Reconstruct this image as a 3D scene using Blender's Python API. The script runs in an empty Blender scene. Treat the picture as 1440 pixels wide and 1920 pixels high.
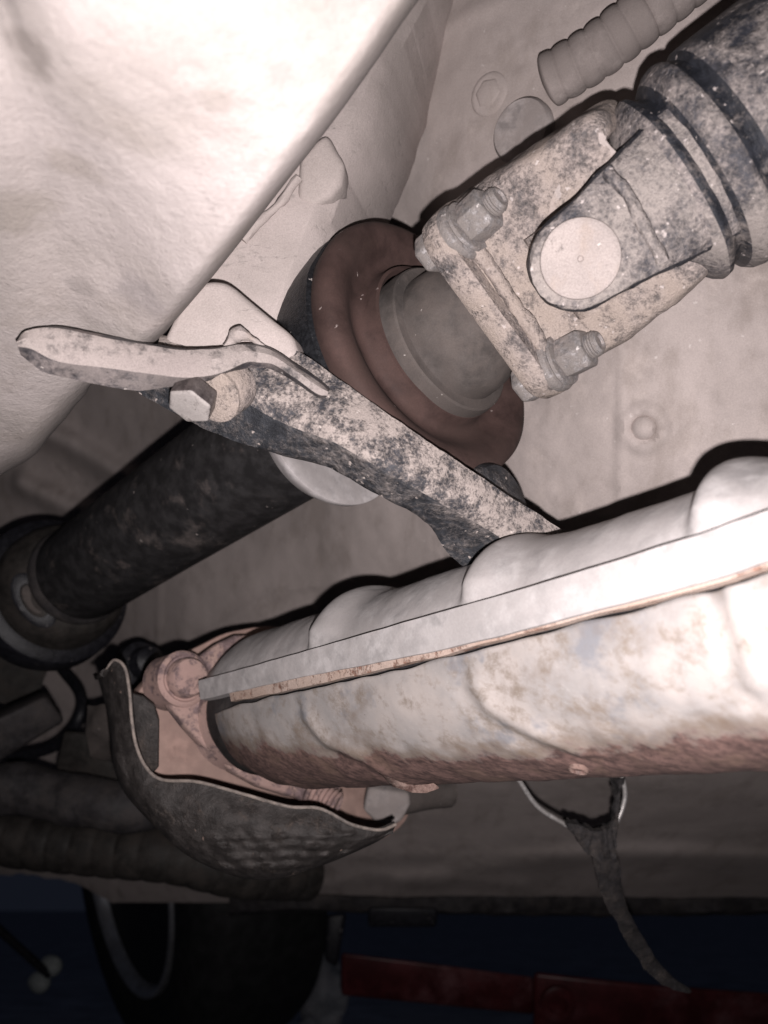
import bpy, bmesh, math, random
from mathutils import Vector, Matrix, noise
random.seed(7)
V = Vector
rad = math.radians
S = bpy.context.scene
COL = S.collection

# ------------------------------------------------------------------ camera
F = 1450.0                       # focal length in photo pixels (1440 x 1920)
CAM_LOC = V((0, 0, 0.30))
CAM_ROT = Matrix.Rotation(rad(90 + 27), 3, 'X')
cam = bpy.data.cameras.new('camera')
camo = bpy.data.objects.new('camera', cam)
COL.objects.link(camo)
camo.location = CAM_LOC
camo.rotation_euler = (rad(90 + 27), 0, 0)
cam.sensor_fit = 'VERTICAL'
cam.sensor_height = 5.6
cam.sensor_width = 4.2
cam.lens = 5.6 * F / 1920.0
cam.clip_start = 0.01
cam.clip_end = 200
cam.dof.use_dof = True
cam.dof.focus_distance = 0.33
cam.dof.aperture_fstop = 1.5
S.camera = camo


def Q(px, py, d):
    """world point seen at photo pixel (px, py) at depth d metres"""
    return CAM_LOC + CAM_ROT @ V(((px - 720) / F * d, (960 - py) / F * d, -d))


def D(x, y, z):
    """direction: x right, y up, z away from the camera"""
    return (CAM_ROT @ V((x, y, -z))).normalized()


def ray(px, py):
    return CAM_ROT @ V(((px - 720) / F, (960 - py) / F, -1))


def on_plane(px, py, p, n):
    r = ray(px, py)
    return CAM_LOC + r * ((p - CAM_LOC).dot(n) / r.dot(n))


# ------------------------------------------------------------------ world and flash
w = bpy.data.worlds.new('World')
S.world = w
w.use_nodes = True
bg = w.node_tree.nodes['Background']
bg.inputs[0].default_value = (0.48, 0.58, 0.95, 1)
bg.inputs[1].default_value = 0.0115

fl = bpy.data.lights.new('phone_flash', 'SPOT')
fl.energy = 9.8
fl.color = (1.0, 0.935, 0.935)
fl.spot_size = rad(125)
fl.spot_blend = 0.9
fl.shadow_soft_size = 0.0022
flo = bpy.data.objects.new('phone_flash', fl)
COL.objects.link(flo)
flo.location = CAM_LOC + CAM_ROT @ V((0.004, -0.0165, 0.0))
flo.rotation_euler = (rad(90 + 31), 0, 0)

S.view_settings.view_transform = 'Standard'
S.view_settings.look = 'None'
S.view_settings.exposure = 0
S.view_settings.gamma = 1
S.view_settings.use_curve_mapping = False
S.cycles.max_bounces = 6
S.cycles.use_denoising = True
S.cycles.sample_clamp_indirect = 2.0

# ------------------------------------------------------------------ materials


class NT:
    def __init__(self, name):
        self.m = bpy.data.materials.new(name)
        self.m.use_nodes = True
        self.t = self.m.node_tree
        self.b = self.t.nodes['Principled BSDF']
        self.tc = self.t.nodes.new('ShaderNodeTexCoord').outputs['Object']

    def n(self, typ, **kw):
        nd = self.t.nodes.new(typ)
        for k, v in kw.items():
            setattr(nd, k, v)
        return nd

    def lk(self, a, b):
        if isinstance(a, (int, float)):
            b.default_value = a
        elif isinstance(a, tuple):
            b.default_value = (*a, 1) if len(a) == 3 else a
        else:
            self.t.links.new(a, b)

    def mapping(self, scale=(1, 1, 1), rot=(0, 0, 0)):
        m = self.n('ShaderNodeMapping')
        m.inputs['Scale'].default_value = scale
        m.inputs['Rotation'].default_value = rot
        self.lk(self.tc, m.inputs['Vector'])
        return m.outputs[0]

    def noise(self, scale, detail=5, rough=.6, co=None, dist=0):
        nd = self.n('ShaderNodeTexNoise')
        nd.inputs['Scale'].default_value = scale
        nd.inputs['Detail'].default_value = detail
        nd.inputs['Roughness'].default_value = rough
        nd.inputs['Distortion'].default_value = dist
        self.lk(co or self.tc, nd.inputs['Vector'])
        return nd.outputs['Fac']

    def voro(self, scale, co=None, rnd=1):
        nd = self.n('ShaderNodeTexVoronoi')
        nd.inputs['Scale'].default_value = scale
        nd.inputs['Randomness'].default_value = rnd
        self.lk(co or self.tc, nd.inputs['Vector'])
        return nd.outputs['Distance'], nd.outputs['Color']

    def rng(self, v, a, b, c=0, d=1, smooth=True):
        nd = self.n('ShaderNodeMapRange', interpolation_type='SMOOTHSTEP' if smooth else 'LINEAR')
        self.lk(v, nd.inputs[0])
        for i, x in enumerate((a, b, c, d)):
            self.lk(x, nd.inputs[i + 1])
        return nd.outputs[0]

    def math(self, op, a, b=0.0, clamp=False):
        nd = self.n('ShaderNodeMath', operation=op)
        nd.use_clamp = clamp
        self.lk(a, nd.inputs[0])
        self.lk(b, nd.inputs[1])
        return nd.outputs[0]

    def mix(self, f, a, b, mode='MIX'):
        nd = self.n('ShaderNodeMix', data_type='RGBA', blend_type=mode)
        self.lk(f, nd.inputs[0])
        self.lk(a, nd.inputs[6])
        self.lk(b, nd.inputs[7])
        return nd.outputs[2]

    def bump(self, h, strength, dist):
        nd = self.n('ShaderNodeBump')
        nd.inputs['Strength'].default_value = strength
        nd.inputs['Distance'].default_value = dist
        self.lk(h, nd.inputs['Height'])
        self.lk(nd.outputs[0], self.b.inputs['Normal'])

    def sep_z(self, col):
        nd = self.n('ShaderNodeSeparateColor')
        self.lk(col, nd.inputs[0])
        return nd.outputs[0]


def crud(name, paint, dust, lo=.42, hi=.58, scale=110, dust2=None, speck=None, speck_amt=.0, rough=(.55, .95),
         metal=0.0, grain=1700, grain_amt=.25, bump=.5, bdist=.0006, stretch=None, streak=None, spec=.3, pits=0.0, blotch=28, wl=.28, wf=.16, dist=.15, stains=None):
    """bare or painted metal under road dust: paint shows where the dust layer has flaked"""
    k = NT(name)
    co = k.mapping(stretch[0], stretch[1]) if stretch else None
    n1 = k.noise(scale, 8, .68, co, dist)
    nl = k.noise(scale * .22, 3, .5, co)
    nf = k.noise(scale * 5.5, 4, .7, co)
    blend = k.math('ADD', k.math('MULTIPLY', n1, 1 - wl - wf), k.math('ADD', k.math('MULTIPLY', nl, wl), k.math('MULTIPLY', nf, wf)))
    m = k.rng(blend, lo, hi)
    d2 = dust2 or tuple(c * .72 for c in dust)
    big = k.rng(k.noise(blotch, 5, .6), .38, .64)
    dcol = k.mix(big, dust, d2)
    if streak:
        sm = k.mapping(streak[1], streak[2])
        st = k.rng(k.noise(90, 5, .6, sm), .5, .7)
        dcol = k.mix(k.math('MULTIPLY', st, streak[3]), dcol, streak[0])
    pv = k.mix(k.rng(k.noise(scale * 2.5, 4), .35, .7), paint, tuple(c * 1.9 + .004 for c in paint))
    col = k.mix(m, pv, dcol)
    if speck:
        wn = k.n('ShaderNodeTexNoise')
        wn.inputs['Scale'].default_value = 520
        wn.inputs['Detail'].default_value = 3
        k.lk(k.tc, wn.inputs['Vector'])
        wa_ = k.n('ShaderNodeVectorMath', operation='MULTIPLY_ADD')
        k.lk(wn.outputs['Color'], wa_.inputs[0])
        wa_.inputs[1].default_value = (.0032, .0032, .0032)
        k.lk(k.tc, wa_.inputs[2])
        vd, vc = k.voro(430, wa_.outputs[0])
        sc_ = k.n('ShaderNodeSeparateColor')
        k.lk(vc, sc_.inputs[0])
        pick = k.rng(sc_.outputs[0], 1 - speck_amt, 1 - speck_amt + .02)
        size = k.math('MULTIPLY', k.math('POWER', sc_.outputs[1], 2.0), .38)
        dot = k.math('MULTIPLY', k.rng(vd, k.math('ADD', size, .07), k.math('MULTIPLY', size, .6)), pick)
        col = k.mix(k.math('MULTIPLY', dot, .8), col, speck)
    g = k.noise(grain, 4, .7)
    gcol = k.rng(g, .25, .75, 1 - grain_amt, 1 + grain_amt, False)
    gm = k.n('ShaderNodeCombineColor')
    for i in range(3):
        k.lk(gcol, gm.inputs[i])
    col = k.mix(1.0, col, gm.outputs[0], 'MULTIPLY')
    if pits:
        pn = k.noise(310, 5, .75)
        pg = k.rng(k.noise(30, 3, .5), .46, .62)
        pit = k.math('MULTIPLY', k.rng(pn, .735 - pits, .775 - pits), pg)
        col = k.mix(k.math('MULTIPLY', pit, .75), col, tuple(c * .12 for c in dust))
    for sp, sr, scol, sa in stains or ():
        vm = k.n('ShaderNodeVectorMath', operation='DISTANCE')
        k.lk(k.tc, vm.inputs[0])
        vm.inputs[1].default_value = sp
        dd_ = k.math('ADD', vm.outputs['Value'], k.math('MULTIPLY', k.math('SUBTRACT', k.noise(110, 4, .6), .5), sr * 1.7))
        col = k.mix(k.math('MULTIPLY', k.rng(dd_, sr, sr * .35), sa), col, scol)
    k.lk(col, k.b.inputs['Base Color'])
    k.lk(k.rng(m, 0, 1, rough[0], rough[1], False), k.b.inputs['Roughness'])
    k.b.inputs['Metallic'].default_value = metal
    k.b.inputs['Specular IOR Level'].default_value = spec
    h = k.math('ADD', k.math('MULTIPLY', m, .9), k.math('MULTIPLY', g, .55))
    h = k.math('ADD', h, k.math('MULTIPLY', k.noise(grain * .3, 4), .8))
    k.bump(h, bump, bdist)
    return k.m


DUST = (.40, .345, .325)
M = {}
M['rail'] = crud('dusty_rail', (.2, .18, .17), (.40, .347, .33), .3, .45, 140, (.34, .297, .28), grain=1500, grain_amt=.18,
                 bump=.6, bdist=.0005, stretch=((1, 1, 2.6), (.5, .3, .2)), rough=(.9, .95), pits=.04)
M['pan'] = crud('dusty_floor_pan', (.25, .215, .2), (.395, .342, .324), .30, .50, 26, (.325, .281, .264), speck=(.5, .45, .43), speck_amt=.05,
                grain=1300, grain_amt=.13, bump=.35, bdist=.0006, rough=(.9, .95), blotch=9,
                streak=((.22, .185, .165), (.5, .12, .3), (.3, .5, .2), .5))
M['top'] = crud('flaked_dust', (.024, .024, .028), (.345, .297, .275), .43, .56, 140, (.28, .24, .222), speck=(.5, .44, .41), speck_amt=.08, wf=.3,
                bump=.8, bdist=.0007, pits=.06)
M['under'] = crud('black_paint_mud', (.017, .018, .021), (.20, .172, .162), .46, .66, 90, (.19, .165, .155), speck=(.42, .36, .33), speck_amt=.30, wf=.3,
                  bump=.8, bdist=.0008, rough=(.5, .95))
M['patchy'] = crud('patchy_shaft_paint', (.014, .015, .020), (.31, .27, .255), .47, .61, 80, (.24, .21, .198), speck=(.52, .46, .44), speck_amt=.34, wf=.26, wl=.5, bump=.8, bdist=.0007, rough=(.5, .92))
M['groove'] = crud('dark_groove_paint', (.012, .013, .017), (.22, .19, .18), .50, .66, 95, (.18, .155, .145), speck=(.5, .44, .42), speck_amt=.3, wf=.3, wl=.3, bump=.8, bdist=.0007, rough=(.5, .92))
M['yoke'] = crud('dusty_forging', (.07, .062, .061), (.35, .303, .286), .35, .45, 100, (.285, .248, .235), speck=(.55, .5, .47), speck_amt=.14, wf=.25,
                 bump=.7, bdist=.0007, pits=.03, streak=((.30, .215, .155), (1, 1, .4), (0, .5, 0), .22))
M['edge'] = crud('flaked_forging', (.055, .051, .052), (.325, .275, .255), .37, .535, 115, (.29, .24, .21), speck=(.5, .44, .42), speck_amt=.22, wf=.3,
                 bump=.9, bdist=.0009, pits=.05)
M['shaft'] = crud('worn_shaft_paint', (.026, .026, .031), (.32, .277, .261), .42, .60, 105, (.25, .22, .205), speck=(.52, .46, .44), speck_amt=.34, wf=.30, wl=.46,
                  bump=.8, bdist=.0007, stretch=((1, 1, 1), (0, 0, 0)), rough=(.5, .92))
M['hookm'] = crud('dusty_hook_strap', (.03, .028, .029), (.275, .240, .226), .375, .50, 70, (.25, .215, .205), speck=(.5, .45, .42), speck_amt=.06, bump=.6, bdist=.0005, wf=.2)
M['hooku'] = crud('darker_hook_strap', (.02, .02, .024), (.20, .17, .163), .42, .56, 60, (.15, .13, .125), speck=(.5, .45, .42), speck_amt=.06, bump=.6, bdist=.0005, wf=.2, rough=(.45, .9))  # darker strap material, below the fold line and round the back
M['headside'] = crud('bolt_side_reflection', (.05, .042, .042), (.17, .145, .14), .45, .62, 160, metal=.5, rough=(.3, .6), bump=.3, bdist=.0002)  # dark reflection on the bolt head's sides, put into the base colour
M['tube'] = crud('black_tube_paint', (.016, .0150, .0155), (.15, .12, .11), .55, .70, 45, (.09, .075, .07), speck=(.38, .33, .31), speck_amt=.04,
                 bump=.12, bdist=.0005, rough=(.5, .9), grain_amt=.2, blotch=16, wf=.06)
M['black'] = crud('black_metal', (.006, .006, .008), (.05, .045, .044), .6, .7, 90, rough=(.45, .9), speck=(.4, .36, .36), speck_amt=.05, bump=.5)
M['shell'] = crud('scratched_black_shell', (.007, .0075, .009), (.30, .27, .26), .60, .645, 210, speck=(.5, .45, .43), speck_amt=.06, bump=.7, rough=(.4, .9))
M['boot'] = crud('brown_rubber_boot', (.030, .0170, .0150), (.064, .037, .032), .40, .62, 30, (.048, .029, .025), speck=(.45, .38, .36), speck_amt=.035,
                 grain_amt=.18, bump=.3, bdist=.0004, rough=(.75, .9), blotch=25)
M['hub'] = crud('dusty_grey_hub', (.040, .035, .033), (.105, .087, .079), .38, .62, 40, (.072, .060, .055), speck=(.4, .36, .34), speck_amt=.03,
                grain_amt=.15, bump=.3, bdist=.0004, rough=(.8, .92))
M['disc'] = crud('grey_disc', (.24, .225, .225), (.37, .34, .335), .4, .6, 50, grain_amt=.08, bump=.2, bdist=.0003, rough=(.7, .85))
M['nut'] = crud('worn_steel_nut', (.17, .16, .16), (.33, .285, .27), .42, .56, 260, (.2, .18, .17), speck=(.6, .56, .54), speck_amt=.1, metal=.35,
                rough=(.35, .85), bump=.6, bdist=.0004)
M['bolt'] = crud('dull_bolt_head', (.13, .115, .11), (.40, .365, .35), .40, .52, 200, grain_amt=.15, metal=.25, rough=(.35, .8), bump=.5, bdist=.0003)
M['shield'] = crud('aluminised_shield', (.26, .247, .245), (.37, .343, .337), .35, .6, 45, (.32, .298, .292), grain=1100, grain_amt=.08, bump=.25,
                   bdist=.0004, rough=(.6, .8), metal=.15, blotch=18)
M['pink'] = crud('pale_surface_rust', (.125, .088, .088), (.37, .26, .225), .445, .535, 110, (.35, .235, .21), grain_amt=.14, bump=.6, bdist=.0005, rough=(.85, .95))
M['pinks'] = crud('smooth_surface_rust', (.25, .165, .14), (.32, .222, .19), .3, .6, 40, (.28, .19, .165), grain_amt=.07, bump=.25, bdist=.0004, rough=(.85, .95))
M['seam'] = crud('rusted_seam', (.14, .075, .055), (.37, .29, .25), .40, .48, 190, (.33, .24, .195), bump=.7, bdist=.0005, pits=.05)
M['flap'] = crud('rusty_torn_edge', (.07, .04, .034), (.26, .19, .165), .42, .56, 130, (.15, .095, .08), bump=.5, bdist=.0004)
M['guard'] = crud('grimy_dark_guard', (.022, .019, .018), (.115, .088, .075), .54, .68, 70, (.075, .06, .052), speck=(.25, .18, .15), speck_amt=.05,
                  bump=.7, bdist=.0012, rough=(.5, .85), grain_amt=.2)
M['gedge'] = crud('worn_guard_edge', (.10, .085, .078), (.30, .25, .22), .4, .6, 150, bump=.6, rough=(.5, .8))
M['dark'] = crud('oily_dark_metal', (.017, .0155, .0165), (.058, .05, .048), .45, .65, 40, bump=.4, rough=(.6, .9))
M['darkbrown'] = crud('oily_brown', (.012, .0105, .0095), (.040, .033, .029), .45, .65, 40, bump=.4, rough=(.6, .9))
M['grey'] = crud('grey_plastic', (.20, .18, .175), (.32, .28, .265), .4, .6, 60, grain_amt=.1, bump=.3, rough=(.7, .9))
M['hose'] = crud('dusty_hose', (.17, .148, .14), (.27, .232, .218), .36, .58, 60, grain_amt=.12, bump=.3, rough=(.8, .9))
M['wire'] = crud('bright_wire', (.5, .48, .47), (.62, .58, .56), .4, .6, 200, metal=.6, rough=(.35, .5), grain_amt=.1, bump=.2)
M['strap'] = crud('grimy_strap', (.022, .020, .021), (.10, .084, .078), .45, .66, 130, bump=.8, bdist=.001, rough=(.8, .95))
M['red'] = crud('red_jack_paint', (.030, .004, .005), (.13, .06, .065), .5, .72, 12, rough=(.4, .8), bump=.2, grain=300)
M['rubber'] = crud('tyre_rubber', (.006, .006, .0065), (.014, .0135, .014), .5, .7, 20, rough=(.7, .9), bump=.2, grain=300)
M['rim'] = crud('rim_alloy', (.34, .35, .38), (.38, .38, .40), .4, .6, 10, metal=.8, rough=(.3, .4), bump=.05, grain=300)
M['ground'] = crud('dark_concrete', (.24, .25, .28), (.42, .43, .46), .42, .62, 3.0, (.32, .33, .37), grain=120, grain_amt=.15, bump=.3, bdist=.004, rough=(.7, .9), blotch=1.2)
M['pale'] = crud('pale_plastic', (.12, .13, .14), (.24, .24, .26), .4, .6, 20, bump=.2, rough=(.4, .6), grain=300)
M['white'] = crud('white_knob', (.20, .22, .22), (.25, .27, .27), .4, .6, 20, bump=.1, rough=(.4, .6), grain=300)


def lower_shield_material():
    k = NT('rusting_shield')
    at = k.n('ShaderNodeAttribute', attribute_name='rust').outputs['Fac']
    st = k.mapping((.6, 1.0, 1.0), (0, 0, .35))
    n1 = k.noise(60, 9, .72, st, .1)
    n2 = k.noise(30, 4, .6)
    wv = k.math('ADD', at, k.math('ADD', k.math('MULTIPLY', k.math('SUBTRACT', n1, .5), 1.25), k.math('MULTIPLY', k.math('SUBTRACT', n2, .5), 1.5)))
    rust = k.rng(wv, .42, .66)
    halo = k.math('SUBTRACT', k.rng(wv, .02, .55), k.math('MULTIPLY', rust, .6), True)
    fine = k.noise(420, 6, .7, st)
    metal = k.mix(k.rng(n2, .35, .65), (.37, .33, .31), (.275, .258, .252))
    metal = k.mix(k.rng(k.noise(110, 7, .72, st), .46, .70), metal, (.20, .165, .138))
    scr = k.noise(900, 3, .6, k.mapping((.08, 1.2, 1.2), (.3, .2, .5)))
    metal = k.mix(k.math('MULTIPLY', k.rng(scr, .60, .70), .3), metal, (.42, .40, .385))
    metal = k.mix(k.math('MULTIPLY', k.rng(k.noise(24, 5, .65, k.mapping((1, 1, 1), (.9, .4, 0))), .52, .62), .75), metal, (.175, .18, .20))
    metal = k.mix(k.math('MULTIPLY', halo, .75), metal, (.17, .125, .095))
    rc = k.mix(k.rng(fine, .3, .7), (.044, .026, .024), (.150, .090, .078))
    rc = k.mix(k.math('MULTIPLY', k.rng(k.noise(55, 5, .65), .48, .68), .5), rc, (.135, .088, .066))
    vd, vc = k.voro(620, k.mapping((.6, 1, 1), (0, .2, .4)))
    pk = k.math('MULTIPLY', k.rng(k.noise(420, 4, .75), .66, .72), k.rng(k.noise(38, 3, .5), .48, .62))
    metal = k.mix(k.math('MULTIPLY', pk, .8), metal, (.10, .085, .08))
    col = k.mix(rust, metal, rc)
    k.lk(col, k.b.inputs['Base Color'])
    k.lk(k.rng(rust, 0, 1, .58, .92, False), k.b.inputs['Roughness'])
    k.lk(k.rng(rust, 0, 1, .2, 0, False), k.b.inputs['Metallic'])
    k.b.inputs['Specular IOR Level'].default_value = .3
    h = k.math('ADD', k.math('MULTIPLY', fine, k.math('ADD', k.math('MULTIPLY', rust, .35), .25)), k.math('MULTIPLY', n1, .5))
    k.bump(h, .55, .0007)
    return k.m


M['lower'] = lower_shield_material()

# ------------------------------------------------------------------ mesh helpers


def frame(n, hint=None):
    n = n.normalized()
    h = hint or V((0, 0, 1))
    if abs(n.dot(h.normalized())) > .98:
        h = V((1, 0, 0))
    u = (h - n * h.dot(n)).normalized()
    return u, n.cross(u).normalized()


def ring(bm, pts):
    return [bm.verts.new(p) for p in pts]


def bridge(bm, A, B, closed=True, mi=0):
    n = len(A)
    for i in range(n if closed else n - 1):
        j = (i + 1) % n
        try:
            f = bm.faces.new((A[i], A[j], B[j], B[i]))
            f.material_index = mi if not isinstance(mi, (list, tuple)) else mi[i]
        except ValueError:
            pass


def lathe(bm, o, ax, prof, seg=48, hint=None, caps=True, a0=0.0, a1=360.0, mi=0, wob=0.0, mis=None):
    """profile = [(t along axis, radius)]"""
    u, v = frame(ax, hint)
    ax = ax.normalized()
    full = abs(a1 - a0) >= 359.9
    n = seg if full else seg + 1
    prev = None
    first = last = None
    for si, (t, r) in enumerate(prof):
        pts = []
        for i in range(n):
            a = rad(a0 + (a1 - a0) * i / seg)
            p = o + ax * t + (u * math.cos(a) + v * math.sin(a)) * r
            if wob:
                p += (u * math.cos(a) + v * math.sin(a)) * wob * (noise.noise(p * 60))
            pts.append(p)
        R = ring(bm, pts)
        if prev:
            bridge(bm, prev, R, full, mis[si - 1] if mis and si - 1 < len(mis) else mi)
        else:
            first = R
        prev = R
    last = prev
    if caps and full:
        for R in (first, last):
            try:
                f = bm.faces.new(R)
                f.material_index = mi
            except ValueError:
                pass


def catmull(pts, n):
    """dense Catmull-Rom through a list of Vectors/tuples"""
    P = [V(p) for p in pts]
    out = []
    m = len(P) - 1
    for i in range(m):
        p0 = P[i - 1] if i > 0 else P[0] * 2 - P[1]
        p3 = P[i + 2] if i + 2 <= m else P[m] * 2 - P[m - 1]
        p1, p2 = P[i], P[i + 1]
        for k in range(n):
            t = k / n
            out.append(.5 * ((2 * p1) + (p2 - p0) * t + (2 * p0 - 5 * p1 + 4 * p2 - p3) * t * t + (3 * p1 - p0 - 3 * p2 + p3) * t ** 3))
    out.append(P[m].copy())
    return out


def tube(bm, pts, r, seg=16, caps=True, mi=0):
    P = [V(p) for p in pts]
    prev = None
    u = None
    for i, p in enumerate(P):
        t = (P[min(i + 1, len(P) - 1)] - P[max(i - 1, 0)]).normalized()
        if u is None:
            u, v = frame(t)
        else:
            u = (u - t * u.dot(t)).normalized()
            v = t.cross(u)
        rr = r[i] if isinstance(r, (list, tuple)) else r
        R = ring(bm, [p + (u * math.cos(2 * math.pi * k / seg) + v * math.sin(2 * math.pi * k / seg)) * rr for k in range(seg)])
        if prev:
            bridge(bm, prev, R, True, mi)
        elif caps:
            bm.faces.new(R)
        prev = R
    if caps:
        bm.faces.new(prev)


def loft(bm, secs, closed=True, caps=True, dense_n=0, mi=0):
    """secs: list of sections, each a list of world points"""
    if dense_n:
        cols = [catmull([s[i] for s in secs], dense_n) for i in range(len(secs[0]))]
        secs = [[c[k] for c in cols] for k in range(len(cols[0]))]
    prev = None
    for s in secs:
        R = ring(bm, s)
        if prev:
            bridge(bm, prev, R, closed, mi)
        elif caps and closed:
            bm.faces.new(R)
        prev = R
    if caps and closed:
        bm.faces.new(prev)


def prism(bm, pts, ext, mi=0, mside=None):
    A = ring(bm, pts)
    B = ring(bm, [p + ext for p in pts])
    f = bm.faces.new(A)
    f.material_index = mi
    f = bm.faces.new(B)
    f.material_index = mi
    bridge(bm, A, B, True, mi if mside is None else mside)


def box(bm, c, ax, ay, az, mi=0):
    pts = [c + ax * sx + ay * sy - az for sx, sy in ((-1, -1), (1, -1), (1, 1), (-1, 1))]
    prism(bm, pts, az * 2, mi)


def rough_up(bm, amp, scale, seed=0.0):
    bm.normal_update()
    off = V((seed, seed * 1.7, -seed))
    mv = [(v, v.normal.copy() * amp * noise.fractal(v.co * scale + off, .9, 2.0, 4)) for v in bm.verts]
    for v, d in mv:
        v.co += d


def obj(name, bm, mats, parent=None, origin=None, bevel=0.0, subsurf=0, sharp=38, thick=0.0, bseg=2, recalc=True, smooth=True, soff=-1):
    if recalc:
        bmesh.ops.recalc_face_normals(bm, faces=bm.faces[:])
    if parent is not None and origin is None:
        origin = V((0, 0, 0))
        for v in bm.verts:
            origin += v.co
        origin /= max(1, len(bm.verts))
    if origin is None:
        origin = V((0, 0, 0))
        for v in bm.verts:
            origin += v.co
        origin /= max(1, len(bm.verts))
    for v in bm.verts:
        v.co -= origin
    me = bpy.data.meshes.new(name)
    bm.to_mesh(me)
    bm.free()
    for m in (mats if isinstance(mats, (list, tuple)) else [mats]):
        me.materials.append(m)
    if smooth:
        for p in me.polygons:
            p.use_smooth = True
        if not subsurf and not bevel:
            me.set_sharp_from_angle(angle=rad(sharp))
    o = bpy.data.objects.new(name, me)
    COL.objects.link(o)
    o.location = origin
    if parent is not None:
        o.parent = parent
        o.location = origin - base_of(parent)
    if thick:
        md = o.modifiers.new('solid', 'SOLIDIFY')
        md.thickness = thick
        md.offset = soff
    if bevel:
        md = o.modifiers.new('bevel', 'BEVEL')
        md.width = bevel
        md.segments = bseg
        md.limit_method = 'ANGLE'
        md.angle_limit = rad(32)
        md.harden_normals = False
    if subsurf:
        md = o.modifiers.new('sub', 'SUBSURF')
        md.levels = md.render_levels = subsurf
    return o


BASE = {}


def base_of(o):
    p = V(o.location)
    while o.parent is not None:
        o = o.parent
        p += V(o.location)
    return p


def tag(o, label, cat, group=None, kind=None):
    o['label'] = label
    o['category'] = cat
    if group:
        o['group'] = group
    if kind:
        o['kind'] = kind
    return o


def thing(name, label, cat, loc, group=None):
    o = bpy.data.objects.new(name, None)
    COL.objects.link(o)
    o.location = loc
    o.empty_display_size = .02
    return tag(o, label, cat, group)


NB = bmesh.new

# ------------------------------------------------------------------ ground
bm = NB()
box(bm, V((0, 0, -.025)), V((60, 0, 0)), V((0, 60, 0)), V((0, 0, .025)))
g = obj('ground', bm, M['ground'])
g['kind'] = 'structure'

# ------------------------------------------------------------------ floor pan (tunnel and floor, one pressed sheet)
PX = [-500, -150, 150, 350, 600, 800, 1000, 1200, 1440, 1900]
PAN = [
    (-700, [.75, .72, .66, .56, .47, .42, .39, .37, .35, .33]),
    (-200, [.80, .76, .70, .60, .49, .43, .395, .37, .355, .34]),
    (100, [.86, .80, .73, .62, .50, .435, .395, .37, .355, .34]),
    (400, [.95, .88, .79, .67, .54, .455, .40, .37, .358, .345]),
    (700, [1.05, .97, .87, .75, .60, .50, .42, .375, .36, .345]),
    (900, [1.12, 1.03, .92, .78, .61, .515, .43, .385, .36, .345]),
    (1100, [1.18, 1.08, .94, .76, .63, .54, .465, .42, .39, .37]),
    (1300, [1.24, 1.13, .98, .80, .69, .62, .56, .52, .50, .47]),
    (1450, [1.3, 1.18, 1.02, .86, .76, .71, .67, .64, .62, .58]),
    (1600, [1.36, 1.24, 1.08, .95, .87, .84, .82, .80, .78, .74]),
    (1690, [1.42, 1.30, 1.15, 1.05, .99, .97, .955, .94, .93, .9]),
]


def cr(a, b, c, d, t):
    return .5 * (2 * b + (c - a) * t + (2 * a - 5 * b + 4 * c - d) * t * t + (3 * b - a - 3 * c + d) * t ** 3)


def interp(xs, ys, x):
    i = 0
    while i < len(xs) - 2 and x > xs[i + 1]:
        i += 1
    t = (x - xs[i]) / (xs[i + 1] - xs[i])
    a = ys[i - 1] if i > 0 else 2 * ys[0] - ys[1]
    d = ys[i + 2] if i + 2 < len(ys) else 2 * ys[-1] - ys[-2]
    return cr(a, ys[i], ys[i + 1], d, t)


def segdist(p, a, b):
    ax, ay = a
    bx, by = b
    dx, dy = bx - ax, by - ay
    t = max(0, min(1, ((p[0] - ax) * dx + (p[1] - ay) * dy) / (dx * dx + dy * dy)))
    return math.hypot(p[0] - ax - dx * t, p[1] - ay - dy * t)


RIDGES = [([(60, 800), (130, 830), (250, 905)], 22, .03), ([(40, 905), (130, 950), (230, 990)], 22, .03),
          ([(300, 1090), (300, 1290)], 5, .0030), ([(370, 1205), (450, 1150), (540, 1105), (640, 1090), (720, 1110)], 7, .0035),
          ([(750, 1655), (900, 1625), (1060, 1603), (1200, 1596), (1450, 1612)], 20, .012),
          ([(520, 1670), (700, 1640), (980, 1655)], 14, .008),
          ([(1170, 640), (1165, 930)], 9, .0015), ([(820, 60), (1010, -40)], 20, .002)]


def pan_depth(px, py):
    d = interp([r[0] for r in PAN], [interp(PX, r[1], px) for r in PAN], py)
    # pressed plug seats and bolt heads
    for cx, cy, r, h in ((1208, 802, 42, .0040),):
        q = math.hypot(px - cx, py - cy)
        d -= h * (1 / (1 + math.exp(min(60, (q - r) / 5.0))))
        d += h * .8 * math.exp(-((q - r * .55) / 7) ** 2)
    for line, wd, h in RIDGES:
        q = min(segdist((px, py), line[i], line[i + 1]) for i in range(len(line) - 1))
        if q < wd * 3:
            d -= h * math.exp(-(q / wd) ** 2)
    return d


bm = NB()
xs = []
x = -500
while x <= 1900:
    xs.append(x)
    x += 6 if 0 <= x < 1440 else 40
ys = []
y = -700
while y < 1690:
    ys.append(y)
    y += 6 if y >= 0 else 50
ys.append(1690)
rows = []
for yb in ys:
    y = yb
    R = []
    for x in xs:
        d = pan_depth(x, y)
        y = yb
        if yb > 1450 and x < 215:
            bot = 1638 + 14 * max(0, (x - 60) / 80) if x < 140 else 1652 + 40 * (x - 140) / 75
            y = 1450 + (yb - 1450) * (bot - 1450 + 5 * noise.noise(V((x * .04, 0, 0)))) / 240
        p = Q(x, y, d)
        dd = .0018 * noise.fractal(p * 22, 1.0, 2.0, 3) + .0005 * noise.fractal(p * 120, 1.0, 2.0, 3)
        R.append(bm.verts.new(Q(x, y, d + dd)))
    rows.append(R)
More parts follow.
